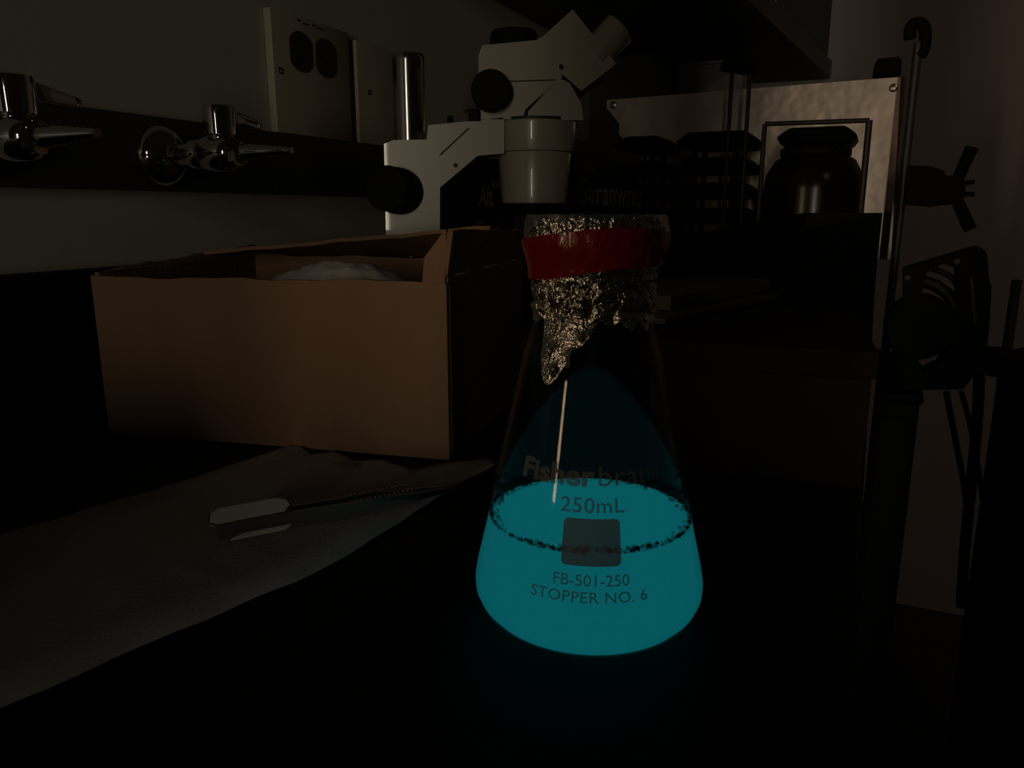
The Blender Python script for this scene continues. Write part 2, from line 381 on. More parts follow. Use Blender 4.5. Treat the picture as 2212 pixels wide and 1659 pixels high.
MB().lathe([(0.0205, 0.0), (0.0215, 0.002), (0.0215, 0.012), (0.018, 0.014), (0.018, 0.017), (0.0205, 0.019), (0.0205, 0.034), (0.019, 0.036)], kc, (-0.25, -1, 0.06), 40).build('focus_knob', M_BLACKR, ms)
# head
ax = mp(1157, 380).x; YH = 0.785
zb, zm, zr = mp(1157, 440).z, mp(1157, 326).z, mp(1157, 254).z
c0 = (ax, YH, 0)
MB().lathe([(0.0305, zb), (0.0322, zb + 0.001), (0.0362, zm - 0.001), (0.0358, zm)], c0, seg=64).build('objective_housing', M_CREAM, ms)
MB().lathe([(0.0215, zb - 0.011), (0.0225, zb - 0.010), (0.0235, zb)], c0, seg=48).build('objective_lens_ring', M_AMBER, ms)
MB().lathe([(0.0385, zm + 0.0004), (0.0390, zm + 0.002), (0.0400, zr - 0.004), (0.0398, zr - 0.002)], c0, seg=64).build('clamp_ring', M_CREAM, ms)
MB().lathe([(0.0380, zr - 0.002), (0.0380, zr + 0.001)], c0, seg=64).build('ring_gap', M_GROOVE, ms)
body = [(1040, 251), (1040, 120), (1046, 104), (1160, 93), (1180, 82), (1213, 150), (1206, 170), (1134, 238), (1134, 251)]
MB().prism([mp(*q) for q in body], (0, 0.066, 0)).build('zoom_body', M_CREAM, ms, bevel=0.004, bseg=3)
MB().prism([mp(1046, 176, YM - 0.0003), mp(1200, 171, YM - 0.0003), mp(1198, 174, YM - 0.0003), mp(1046, 179, YM - 0.0003)], (0, 0.0005, 0)).build('body_seam', M_GROOVE, ms)
low = [(1138, 252), (1142, 240), (1204, 184), (1216, 180), (1226, 186), (1249, 226), (1252, 252)]
MB().prism([mp(*q) for q in low], (0, 0.064, 0)).build('lower_body', M_CREAM, ms, bevel=0.004, bseg=3)
hs = [(1180, 82), (1236, 31), (1321, 136), (1256, 187), (1214, 150)]
MB().prism([mp(*q, 0.745) for q in hs], (0, 0.085, 0)).build('prism_housing', M_CREAM, ms, bevel=0.003)
MB().lathe([(0.0012, 0), (0.0022, 0.001), (0.0022, 0.002)], mp(1212, 145, 0.745), (0, -1, 0), 12).build('housing_screw', M_CHROME, ms)
u = (mp(1325, 29) - mp(1285, 73)).normalized()
for yy in (0.757, 0.812):
    a0 = (mp(1302, 101, yy))
    tb = MB().lathe([(0.0155, -0.012), (0.0155, 0.021), (0.0145, 0.023)], a0, u, 32).build('eyepiece_tube', M_CREAM, ms)
    MB().lathe([(0.0165, 0.0225), (0.017, 0.024), (0.017, 0.046), (0.020, 0.050), (0.020, 0.058)], a0, u, 32).build('eyecup', M_BLACKR, tb)
tcz = mp(1110, 98, YH).z
MB().lathe([(0.0225, tcz - 0.004), (0.0225, tcz + 0.008), (0.0205, tcz + 0.012)], (mp(1110, 80, YH).x, YH, 0), seg=40).build('camera_port_cap', M_BLACK, ms)
zk = mp(1061, 200)
for sg in (-1, 1):
    yk = YM if sg < 0 else YM + 0.066
    MB().lathe([(0.0165, 0), (0.0180, 0.001), (0.0180, 0.016), (0.0165, 0.018)], (zk.x, yk, zk.z), (0, sg, 0), 36).build('zoom_knob', M_BLACKR, ms)
MB().box(tuple(mp(1012, 262)), tuple(mp(1041, 243, YM + 0.03))).build('clamp_screw_block', M_BLACK, ms)
MB().tube([mp(1003, 240), mp(1042, 239, YM + 0.005)], 0.0013, 8).build('clamp_lever', M_STEEL, ms)
MB().lathe([(0.003, 0), (0.003, 0.009)], mp(973, 272, YM + 0.01), (0, 0, 1), 12).build('stop_pin', M_BLACK, ms)

# ------------------------------------------------------------------ cartons with lettering behind the microscope
def letters(parent, name, txt, s, n, z, size, m, bold=0.0, width=1.0):
    vs, fs = text_verts(txt, size, bold, 'LEFT')
    return MB().add([W(s + v.x * width, n, z + v.y) for v in vs], fs).build(name, m, parent)
NF = 0.19
sA = sn(pix(1240, 300, n=NF))[0]; zA = pix(1240, 300, n=NF).z; sB = min(0.535, sn(pix(1432, 380, n=NF))[0])
r = thing('wrap_carton', 'long black carton lettered Saranwrap lying behind the microscope', 'carton', W((sA + sB) / 2, NF - 0.05, 0))
MB().wbox((sA, sB), (NF - 0.08, NF), (0.0005, zA)).build('carton_body', M_WRAPBOX, r, bevel=0.001)
MB().wbox((sA, sB), (NF + 0.0002, NF + 0.0012), (zA - 0.018, zA - 0.001)).build('lid_edge', M_WRAPTOP, r)
p = pix(1250, 441, n=NF)
letters(r, 'brand_lettering', 'Saranwrap', sn(p)[0], NF + 0.0006, p.z, 0.045, M_LETTERG, 0.0006, 1.5)
p = pix(1275, 366, n=NF)
MB().wbox((sn(p)[0], sn(p)[0] + 0.02), (NF + 0.0002, NF + 0.0006), (p.z - 0.004, p.z + 0.004)).build('printed_spot', M_LETTERG, r)
N2 = 0.10
sA2, zA2 = 0.142, 0.215
r = thing('carton', 'black carton with pale letters and an orange corner below the microscope arm', 'carton', W(sA2 + 0.08, N2 - 0.05, 0))
sB2 = sn(pix(1233, 400, n=N2))[0]
MB().wbox((sA2, sB2), (N2 - 0.07, N2), (0.0005, zA2)).build('carton_body', M_WRAPBOX, r, bevel=0.001)
p = pix(1034, 444, n=N2)
letters(r, 'lettering', 'Aft', sn(p)[0], N2 + 0.0006, p.z, 0.034, M_LETTER, 0.001, 0.85)
p = pix(1062, 398, n=N2)
MB().wbox((sn(p)[0], sn(p)[0] + 0.03), (N2 + 0.0002, N2 + 0.0006), (p.z - 0.004, p.z + 0.006)).build('printed_spot', M_LETTERG, r)
MB().add([pix(a, c, n=N2 + 0.0006) for a, c in ((1018, 478), (1047, 474), (1022, 503))], [(0, 1, 2)]).build('orange_corner', M_ORANGE, r)

# ------------------------------------------------------------------ steel panel and the things before it
SPN = 0.70
pan = [(1310, 216), (1946, 166), (1925, 560), (1345, 560), (1345, 300), (1336, 288), (1338, 268), (1311, 234)]
r = thing('steel_panel', 'mottled upright stainless steel panel standing across the bench', 'panel', W(SPN, 0.3, 0.06))
MB().prism([pix(*q, s=SPN) for q in pan], D * 0.004).build('sheet', M_PANEL, r)
a, bq = pix(1946, 166, s=SPN - 0.001), pix(1925, 560, s=SPN - 0.001)
MB().hexa([a, bq, bq + N * 0.006, a + N * 0.006], [v + D * 0.02 for v in (a, bq, bq + N * 0.006, a + N * 0.006)]).build('folded_edge', M_WIRE, r)
for q in ((1325, 227), (1930, 190)):
    MB().lathe([(0.006, 0.0), (0.006, 0.001), (0.004, 0.002)], pix(*q, s=SPN), -D, 16).build('bolt_head', M_STEEL, r)
kp = [(1886, 162), (1890, 140), (1898, 128), (1940, 124), (1946, 130), (1944, 160)]
MB().prism([pix(*q, s=SPN) for q in kp], D * 0.03).build('clip', M_BLACK, r, bevel=0.001)
# support rack of the panel: foot
pb = pix(1630, 560, s=SPN)
MB().wbox((SPN - 0.001, SPN + 0.06), (0.10, BENCH_N - 0.06), (0.0005, 0.012)).build('foot', M_STEEL, r)
fz = pix(1630, 560, s=SPN).z
MB().wbox((SPN + 0.0045, SPN + 0.012), (0.24, BENCH_N - 0.02), (0.0115, fz + 0.02)).build('upright', M_STEEL, r)

def tray_stack(px0, px1, tops, pitch, s, label):
    """stack of black lidded trays; the first top edge is at photo row tops"""
    pL, pR = pix(px0, tops, s=s), pix(px1, tops - 8, s=s)
    n0, n1, zt = sn(pL)[1], sn(pR)[1], pL.z
    th, k = pitch * 0.64, 0
    levels = []
    z = zt
    while z - th > 0.002:
        levels.append(z); z -= pitch
    bottom = levels[-1] - th
    drop = bottom - 0.0005
    for i, zc in enumerate(levels):
        which = ['topmost', 'second from top', 'third from top', 'fourth from top', 'fifth from top', 'sixth from top', 'seventh from top', 'lowest'][min(i, 7)]
        lab = label % which
        t = thing('stacked_tray', lab, 'tray', W(s, (n0 + n1) / 2, zc - th), 'black trays before the steel panel')
        inset = 0.012
        bo = [W(s - 0.05, n0 + 0.002, zc - th), W(s - 0.05, n1 - 0.002, zc - th), W(s + 0.05, n1 - 0.002, zc - th), W(s + 0.05, n0 + 0.002, zc - th)]
        mid = [W(s - 0.055, n0 - 0.004, zc - th * 0.55), W(s - 0.055, n1 + 0.004, zc - th * 0.55), W(s + 0.055, n1 + 0.004, zc - th * 0.55), W(s + 0.055, n0 - 0.004, zc - th * 0.55)]
        tp = [W(s - 0.045, n0 + inset, zc), W(s - 0.045, n1 - inset, zc), W(s + 0.045, n1 - inset, zc), W(s + 0.045, n0 + inset, zc)]
        MB().hexa(bo, mid).build('tub', M_BLACK, t, bevel=0.002)
        MB().hexa(mid, tp).build('lid', M_BLACK, t, bevel=0.004)
        hgt = pitch - th
        foot_bot = zc - th - hgt if i < len(levels) - 1 else 0.0005
        for da in (-0.035, 0.035):
            for nb in (n0 + 0.022, n1 - 0.022):
                MB().wbox((s + da - 0.004, s + da + 0.004), (nb - 0.003, nb + 0.003), (foot_bot, zc - th)).build('foot', M_BLACK, t)
tray_stack(1352, 1452, 301, 0.036, 0.60, 'black lidded tray, %s of the stack nearest the microscope')
tray_stack(1484, 1638, 292, 0.036, 0.585, 'black lidded tray, %s of the middle stack before the steel panel')
tray_stack(1694, 1850, 283, 0.036, 0.585, 'black lidded tray, %s of the stack behind the dark jar')

# dark jar in its wire frame
sj = 0.44
pc = pix(1762, 330, s=sj); zj = pc.z; nj = sn(pc)[1]; rj = sn(pix(1866, 420, s=sj))[1] - nj
jar = thing('dark_jar', 'dark glass jar with a thin upright highlight inside the wire frame', 'jar', W(sj, nj, 0))
MB().lathe([(rj * 0.9, 0.001), (rj, 0.006), (rj, zj - 0.045), (rj * 0.96, zj - 0.028), (rj * 0.80, zj - 0.010), (rj * 0.66, zj - 0.004)], W(sj, nj, 0), seg=48).build('jar_body', M_AMBER, jar)
MB().lathe([(rj * 0.70, zj - 0.004), (rj * 0.70, zj + 0.004), (rj * 0.66, zj + 0.006)], W(sj, nj, 0), seg=40).build('jar_lid', M_BLACK, jar)
sw = 0.37
fr = thing('wire_rack', 'thick grey wire frame standing around the dark jar', 'wire rack', W(sw, 0.42, 0.0))
c1, c2 = pix(1652, 268, s=sw), pix(1878, 260, s=sw)
g1, g2 = Vector((c1.x, c1.y, 0.0005)), Vector((c2.x, c2.y, 0.0005))
MB().tube([g1, c1], 0.0028).build('upright', M_WIRE, fr)
MB().tube([c1, c2], 0.0028).build('top_wire', M_WIRE, fr)
MB().tube([c2, g2], 0.0036).build('upright', M_WIRE, fr)
MB().tube([g1 + Vector((0, 0, 0.003)), g2 + Vector((0, 0, 0.003))], 0.0024).build('bottom_wire', M_WIRE, fr)
sh2 = 0.47
hw = thing('wire_hook', 'tall double wire with a black hood before the steel panel', 'hook', W(sh2, 0.33, 0))
t1, t2 = pix(1582, 146, s=sh2), pix(1621, 144, s=sh2)
for q in (t1, t2): MB().tube([Vector((q.x, q.y, 0.0125)), q], 0.0028).build('rod', M_WIRE, hw)
MB().lathe([(0.022, 0.0005), (0.022, 0.0125)], Vector(((t1.x + t2.x) / 2, (t1.y + t2.y) / 2, 0)), seg=24).build('base_disc', M_BLACK, hw)
hood = [(1556, 150), (1562, 132), (1580, 120), (1600, 115), (1620, 122), (1632, 138), (1630, 156), (1608, 158)]
MB().prism([pix(*q, s=sh2 - 0.006) for q in hood], D * 0.012).build('hood', M_BLACKR, hw, bevel=0.001)

# ------------------------------------------------------------------ support rod with hook and three-armed clamp
sr = 0.60
CZ = pix(1950, 850, s=0.42).z
ro = thing('support_rod', 'grey upright support rod with black hook and winged clamp', 'clamp stand', W(sr, 0.57, CZ))
rt = pix(1984, 92, s=sr); rb = Vector((rt.x, rt.y, CZ + 0.012))
MB().tube([rb, rt], 0.0058, 16).build('rod', M_ROD, ro)
MB().wbox((sr - 0.03, sr + 0.05), (0.548, sn(rt)[1] + 0.016), (CZ + 0.0005, CZ + 0.013)).build('base_foot', M_BLACK, ro, bevel=0.002)
MB().tube(soft([pix(*q, s=sr) for q in ((1966, 84), (1965, 62), (1974, 50), (1990, 50), (1998, 62), (1999, 84), (1997, 104), (1988, 122))]), 0.0078, 14).build('rubber_hook', M_BLACKR, ro)
cb = [(1966, 362), (2010, 364), (2034, 372), (2040, 384), (2068, 384), (2080, 394), (2080, 424), (2060, 436), (2010, 442), (1962, 438)]
MB().prism([pix(*q, s=sr - 0.02) for q in cb], D * 0.035).build('clamp_head', M_BLACK, ro, bevel=0.003)
for pth in (((2068, 388), (2100, 318)), ((2066, 430), (2096, 496))):
    MB().tube([pix(*pth[0], s=sr - 0.005), pix(*pth[1], s=sr - 0.005)], [0.0075, 0.0085], 12).build('wing_arm', M_BLACK, ro)
for yy in (396, 416):
    MB().tube([pix(2074, yy + 2, s=sr - 0.005), pix(2105, yy - (4 if yy < 400 else -4), s=sr - 0.005)], 0.003, 8).build('clamp_screw', M_BLACK, ro)

# ------------------------------------------------------------------ low dark box, folders and tray behind the flask
f0, f1 = Vector((0.078, 0.425, 0)), Vector((0.186, 0.388, 0))
ex = (f1 - f0).normalized(); ey = Vector((-ex.y, ex.x, 0))
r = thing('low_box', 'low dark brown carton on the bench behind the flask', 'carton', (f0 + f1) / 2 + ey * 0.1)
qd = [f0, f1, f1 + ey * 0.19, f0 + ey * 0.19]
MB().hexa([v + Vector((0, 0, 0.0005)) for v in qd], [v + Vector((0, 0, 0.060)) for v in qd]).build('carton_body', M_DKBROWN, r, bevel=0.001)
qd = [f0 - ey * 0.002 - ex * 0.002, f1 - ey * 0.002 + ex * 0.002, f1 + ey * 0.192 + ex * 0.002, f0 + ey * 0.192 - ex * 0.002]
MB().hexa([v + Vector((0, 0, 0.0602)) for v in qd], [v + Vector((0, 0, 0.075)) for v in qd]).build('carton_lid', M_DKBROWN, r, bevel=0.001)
def slab(name, corners, th, m, lab, cat, wav=0.0):
    qs = [Vector(c) for c in corners]
    mbb = MB().hexa(qs, [c + Vector((0, 0, th)) for c in qs])
    return tag(mbb.build(name, m, bevel=min(0.001, th / 3)), lab, cat)
g0, g1_ = pix(1437, 702, z=0.0762), pix(1700, 640, z=0.0762)
de = (g1_ - g0).normalized(); dl = Vector((-de.y, de.x, 0))
slab('folder', [g0, g0 + de * 0.19, g0 + de * 0.19 + dl * 0.09, g0 + dl * 0.09], 0.004, M_GREYPAPER, 'grey folder lying flat on the low dark carton', 'folder')
g2_ = g0 + de * 0.03 + dl * 0.012 + Vector((0, 0, 0.0045))
slab('plastic_sleeve', [g2_, g2_ + de * 0.17, g2_ + de * 0.17 + dl * 0.075, g2_ + dl * 0.075], 0.010, M_GREYPAPER, 'thick grey plastic sleeve on top of the folder', 'sleeve')
# deep black drawer set down askew behind them, one end raised
ta, tb = pix(1440, 562, y=0.635), pix(1982, 460, y=0.865)
wd = Vector((-0.075, 0.035, 0.0)); g = 0.004
tr = thing('black_drawer', 'deep black drawer set down askew behind the folders', 'drawer', Vector(((ta.x + tb.x) / 2, (ta.y + tb.y) / 2, 0)) + wd * 0.5)
def flat(v, z): return Vector((v.x, v.y, z))
tb = W(sn(tb)[0], min(sn(tb)[1], 0.527), tb.z)
al = (flat(tb, 0) - flat(ta, 0)).normalized() * g; ac = wd.normalized() * g
for q0, q1, off in ((ta, tb, ac), (ta + wd, tb + wd, -ac), (ta, ta + wd, al), (tb, tb + wd, -al)):
    MB().hexa([flat(q0, 0.0005), flat(q1, 0.0005), flat(q1 + off, 0.0005), flat(q0 + off, 0.0005)], [q0, q1, q1 + off, q0 + off]).build('drawer_side', M_BLACK, tr)
MB().hexa([flat(v, 0.0008) for v in (ta, tb, tb + wd, ta + wd)], [flat(v, 0.004) for v in (ta, tb, tb + wd, ta + wd)]).build('drawer_floor', M_BLACK, tr)
# ------------------------------------------------------------------ the aisle beyond the bench edge
SCB = 0.42
nr_ = sn(pix(1990, 850, s=SCB))[1]
cab = thing('aisle_cabinet', 'black floor cabinet in the aisle beyond the bench edge', 'cabinet', W(SCB + 0.16, (0.545 + nr_) / 2, FLOOR))
MB().wbox((SCB, SCB + 0.33), (0.545, nr_), (FLOOR + 0.001, CZ - 0.012)).build('carcass', M_BLACK, cab, bevel=0.003)
MB().wbox((SCB - 0.004, SCB + 0.334), (0.542, nr_ + 0.003), (CZ - 0.0118, CZ)).build('top_board', M_BLACK, cab, bevel=0.002)
MB().wbox((SCB - 0.008, SCB - 0.0045), (0.549, nr_ - 0.005), (FLOOR + 0.08, CZ - 0.03)).build('door', M_BLACK, cab, bevel=0.001)
# black instrument housing with an open window
out = [(1952, 582), (2100, 538), (2118, 534), (2131, 544), (2134, 566), (2136, 600), (2142, 620), (2138, 700), (2128, 780), (2080, 842), (1952, 842)]
SF = 0.425
cs = thing('instrument_case', 'black instrument housing with an open window and coiled cable', 'instrument', pix(2040, 842, s=SF + 0.03))
hole = [(2002, 590), (2036, 570), (2068, 580), (2070, 700), (2060, 740), (2028, 790), (1996, 806), (1985, 790), (1990, 640)]
def ring_prism(outer, inner, s_, depth):
    o_ = [pix(*q, s=s_) for q in outer]; i_ = [pix(*q, s=s_) for q in inner]
    bm = bmesh.new()
    vo = [bm.verts.new(p) for p in o_]; vi = [bm.verts.new(p) for p in i_]
    es = [bm.edges.new((vo[k], vo[(k + 1) % len(vo)])) for k in range(len(vo))] + [bm.edges.new((vi[k], vi[(k + 1) % len(vi)])) for k in range(len(vi))]
    bmesh.ops.triangle_fill(bm, edges=es, use_beauty=True)
    rg = bmesh.ops.extrude_face_region(bm, geom=list(bm.faces))
    for v in [g_ for g_ in rg['geom'] if isinstance(g_, bmesh.types.BMVert)]: v.co += D * depth
    bm.verts.index_update(); me_v = [v.co.copy() for v in bm.verts]; me_f = [tuple(v.index for v in f.verts) for f in bm.faces]
    bm.free(); return MB().add(me_v, me_f)
ring_prism(out, hole, SF, 0.05).build('housing_frame', M_BLACK, cs)
MB().tube([pix(*q, s=SF + 0.02) for q in ((1998, 578), (2016, 581), (2030, 586), (2044, 592), (2056, 600), (2072, 622))], 0.0035).build('cable', M_CABLE, cs)
MB().tube([pix(*q, s=SF + 0.02) for q in ((1990, 606), (2020, 616), (2046, 634), (2064, 662), (2072, 700))], 0.0075).build('cable', M_CABLE, cs)
MB().lathe([(0.036, -0.02), (0.040, -0.016), (0.040, 0.016), (0.036, 0.02)], pix(1984, 704, s=SF + 0.02), D, 40).build('cable_drum', M_BLACKR, cs)
MB().tube([pix(2098, 600, s=SF - 0.002), pix(2106, 700, s=SF - 0.002)], 0.003).build('grip_bar', M_RAIL, cs)
for q in ((1960, 601), (2067, 566)):
    MB().lathe([(0.004, 0), (0.004, 0.002), (0.002, 0.003)], pix(*q, s=SF), -D, 12).build('bolt', M_ROD, cs)
# hanging cables
for nm, pts, rr, lab in (('hanging_cable', ((2044, 846), (2060, 930), (2078, 1020), (2090, 1100), (2092, 1180)), 0.0042, 'thin black cable slanting down below the instrument housing'),
                         ('hanging_cable', ((2076, 846), (2092, 900), (2112, 1000), (2124, 1090)), 0.0036, 'thinner black cable crossing the upright black hose'),
                         ('rubber_hose', ((2116, 800), (2112, 900), (2098, 1050), (2084, 1180), (2076, 1310)), 0.0075, 'black rubber hose hanging upright against the pale end wall')):
    tag(MB().tube(soft([pix(*q, y=1.09) for q in pts]), rr).build(nm, M_CABLE), lab, 'hose' if 'hose' in nm else 'cable')
# floor stand with silver rod and clamp, dark bin
YB = 1.14
st = thing('floor_stand', 'silver rod of a floor stand with a dark boss clamp', 'stand', Vector((pix(2165, 1000, y=YB).x, YB, FLOOR)))
rt = pix(2197, 604, y=YB); rx = rt.x
MB().tube([Vector((rx, YB, FLOOR + 0.02)), Vector((rx, YB, rt.z))], 0.007, 16).build('rod', M_ROD, st)
MB().lathe([(0.075, 0.001), (0.075, 0.012), (0.02, 0.03)], Vector((rx, YB, FLOOR)), seg=32).build('stand_foot', M_BLACK, st)
bp_ = [(2108, 782), (2128, 772), (2150, 780), (2155, 758), (2200, 760), (2204, 808), (2150, 812), (2120, 806)]
MB().prism([pix(*q, y=YB - 0.015) for q in bp_], (0, 0.03, 0)).build('boss_clamp', M_BLACK, st, bevel=0.002)
MB().lathe([(0.005, 0), (0.005, 0.004), (0.003, 0.005)], pix(2182, 776, y=YB - 0.015), (0, -1, 0), 12).build('clamp_screw', M_STEEL, st)
bl = pix(2166, 900, y=0.95)
BC = Vector((bl.x + 0.098, 0.95, FLOOR))
bn = thing('waste_bin', 'dark cylindrical bin at the edge of the picture before the stand', 'bin', BC)
zt = pix(2185, 806, y=0.86).z
MB().lathe([(0.080, 0.001), (0.095, zt - FLOOR - 0.014)], BC, seg=40).build('bin_body', M_BLACK, bn)
MB().lathe([(0.098, zt - FLOOR - 0.0138), (0.098, zt - FLOOR - 0.004), (0.085, zt - FLOOR)], BC, seg=40).build('bin_lid', M_BLACK, bn)

# ------------------------------------------------------------------ cardboard box
FL, FR = Vector((-0.268, 0.492, 0)), Vector((-0.037, 0.434, 0))
bxv = (FR - FL).normalized(); byv = Vector((-bxv.y, bxv.x, 0)); BD, BW = 0.185, (FR - FL).length
TH = 0.0035
def cbp(x, y, z): return FL + bxv * x + byv * y + Vector((0, 0, z))
cb_ = thing('cardboard_box', 'open brown cardboard box with bent flaps beside the flask', 'box', cbp(BW / 2, BD / 2, 0))
def wavy(name, A_, B_, z0, ztop, inward, m, seg=24, lean=None):
    """panel from A_ to B_ with a top edge given by a function of t"""
    mb = MB(); A_, B_ = Vector(A_), Vector(B_); off = Vector(inward) * TH
    vs = []
    for k in range(seg + 1):
        t = k / seg; p = A_.lerp(B_, t); zt_ = ztop(t); l = Vector(lean(t)) if lean else Vector((0, 0, 0))
        bo = off
        vs += [p + Vector((0, 0, z0)), p + Vector((0, 0, zt_)) + l, p + bo + Vector((0, 0, zt_)) + l, p + bo + Vector((0, 0, z0))]
    fs = []
    for k in range(seg):
        a = 4 * k
        for j in range(4): fs.append((a + j, a + (j + 1) % 4, a + 4 + (j + 1) % 4, a + 4 + j))
    fs += [(0, 1, 2, 3), tuple(4 * seg + j for j in (3, 2, 1, 0))]
    return mb.add(vs, fs).build(name, m, cb_)
jit = lambda t, k: 0.0006 * math.sin(17 * t + k) + 0.0004 * math.sin(41 * t + 2 * k)
zb0 = lambda t: 0.001
wavy('front_panel', cbp(0, 0, 0), cbp(BW, 0, 0), 0.001, lambda t: 0.104 + 0.002 * t + jit(t, 1), byv, M_CARD)
wavy('side_panel', cbp(BW, TH, 0), cbp(BW, BD, 0), 0.001, lambda t: 0.108 + jit(t, 2), -bxv, M_CARD)
wavy('side_panel', cbp(0, BD, 0), cbp(0, TH, 0), 0.001, lambda t: 0.106 + jit(t, 3), bxv, M_CARD)
wavy('rear_panel', cbp(BW - TH, BD, 0), cbp(TH, BD, 0), 0.001, lambda t: 0.108 + jit(t, 4), -byv, M_CARD)
MB().hexa([cbp(TH, TH, 0.001), cbp(BW - TH, TH, 0.001), cbp(BW - TH, BD - TH, 0.001), cbp(TH, BD - TH, 0.001)],
          [cbp(TH, TH, 0.004), cbp(BW - TH, TH, 0.004), cbp(BW - TH, BD - TH, 0.004), cbp(TH, BD - TH, 0.004)]).build('bottom_panel', M_CARDIN, cb_)
# flaps standing up: the near corner flap, the side flap and the rear flap
wavy('side_flap', cbp(BW, 0.002, 0), cbp(BW, BD, 0), 0.109, lambda t: 0.1345 - 0.004 * t + jit(t, 5), -bxv, M_CARD, lean=lambda t: bxv * 0.004)
m = MB(); vs = []; fs = []; SGF = 24
for k_ in range(SGF + 1):
    t = k_ / SGF; x_ = BW - 0.005 - (BW - 0.010) * t; zf_ = 0.1325 - 0.0205 * t + 0.7 * jit(t, 6)
    h0, h1 = cbp(x_, BD - 0.002, 0.109), cbp(x_, BD - 0.075, zf_)
    vs += [h0, h1, h1 + Vector((0, 0, 0.0026)), h0 + Vector((0, 0, 0.0026))]
for k_ in range(SGF):
    a_ = 4 * k_
    for j_ in range(4): fs.append((a_ + j_, a_ + (j_ + 1) % 4, a_ + 4 + (j_ + 1) % 4, a_ + 4 + j_))
fs += [(0, 1, 2, 3), tuple(4 * SGF + j_ for j_ in (3, 2, 1, 0))]
m.add(vs, fs).build('rear_flap', M_CARD, cb_)
wavy('side_flap', cbp(0, BD, 0), cbp(0, 0.012, 0), 0.1065, lambda t: 0.116 - 0.0085 * t + jit(t, 7), bxv, M_CARD, lean=lambda t: bxv * -0.001)
wavy('corner_flap', cbp(BW - 0.0145, 0.0005, 0), cbp(BW - 0.001, 0.0005, 0), 0.105, lambda t: 0.119 + 0.0165 * t, byv, M_CARD, seg=6, lean=lambda t: byv * 0.004)
MB().hexa([cbp(BW + 0.0004, 0.004, 0.004), cbp(BW + 0.0008, 0.004, 0.004), cbp(BW + 0.0008, 0.014, 0.004), cbp(BW + 0.0004, 0.014, 0.004)],
          [cbp(BW + 0.0004, 0.004, 0.104), cbp(BW + 0.0008, 0.004, 0.104), cbp(BW + 0.0008, 0.014, 0.104), cbp(BW + 0.0004, 0.014, 0.104)]).build('tape_strip', M_TAPE, cb_)
# crumpled bag inside
def blob(nx, ny, f):
    vs = []; fs = []
    for j in range(ny + 1):
        for i in range(nx + 1): vs.append(f(i / nx, j / ny))
    for j in range(ny):
        for i in range(nx):
            a = j * (nx + 1) + i; fs.append((a, a + 1, a + nx + 2, a + nx + 1))
    return vs, fs
def bag(u_, v_):
    x = 0.050 + 0.178 * u_; y = 0.010 + 0.115 * v_
    e_ = (math.sin(math.pi * min(1, max(0, u_))) ** 0.4) * (math.sin(math.pi * v_) ** 0.45)
    hmp = 0.030 + 0.0825 * e_ + 0.004 * noise.noise(Vector((u_ * 6, v_ * 5, 1.3))) * e_ + 0.0025 * noise.noise(Vector((u_ * 22, v_ * 16, 4))) * e_
    return cbp(x, y, hmp)
vs, fs = blob(60, 36, bag)
tag(MB().add(vs, fs, True).build('plastic_bag', M_BAG), 'crumpled white plastic bag lying inside the cardboard box', 'bag')

# ------------------------------------------------------------------ paper towel and forceps
edge = [(-60, 1182), (120, 1130), (330, 1062), (500, 1008), (622, 970), (648, 968), (672, 988), (722, 983), (766, 1004), (826, 1000), (892, 1022), (980, 1004), (1060, 994), (1075, 1008),
        (1010, 1040), (960, 1070), (850, 1140), (740, 1208), (640, 1262), (520, 1312), (440, 1352), (300, 1410), (100, 1500), (-60, 1560)]
pts = [pix(a, c, z=0.0006) for a, c in edge]
bm = bmesh.new(); vv = [bm.verts.new((p.x, p.y, 0.0006)) for p in pts]; bm.faces.new(vv)
bmesh.ops.triangulate(bm, faces=bm.faces)
bmesh.ops.subdivide_edges(bm, edges=bm.edges, cuts=5, use_grid_fill=True)
for v in bm.verts:
    v.co.z = 0.0022 + 0.0016 * noise.noise(Vector((v.co.x * 14, v.co.y * 14, 0.4))) + 0.0006 * noise.noise(Vector((v.co.x * 60, v.co.y * 60, 2)))
bm.verts.index_update()
pv = [v.co.copy() for v in bm.verts]; pf = [tuple(v.index for v in f.verts) for f in bm.faces]; bm.free()
po = MB().add(pv, pf, True).build('paper_towel', M_PAPER)
sm = po.modifiers.new('thickness', 'SOLIDIFY'); sm.thickness = 0.0004; sm.offset = -1
tag(po, 'torn sheet of grey paper towel spread before the cardboard box', 'paper towel')
fa, fb = pix(470, 1150, z=0.006), pix(1000, 1046, z=0.006)
fd = (fb - fa).normalized(); fn = Vector((-fd.y, fd.x, 0)); FLN = (fb - fa).length
fc = thing('forceps', 'steel forceps with ridged grips lying on the paper towel', 'forceps', (fa + fb) / 2 - Vector((0, 0, 0.002)))
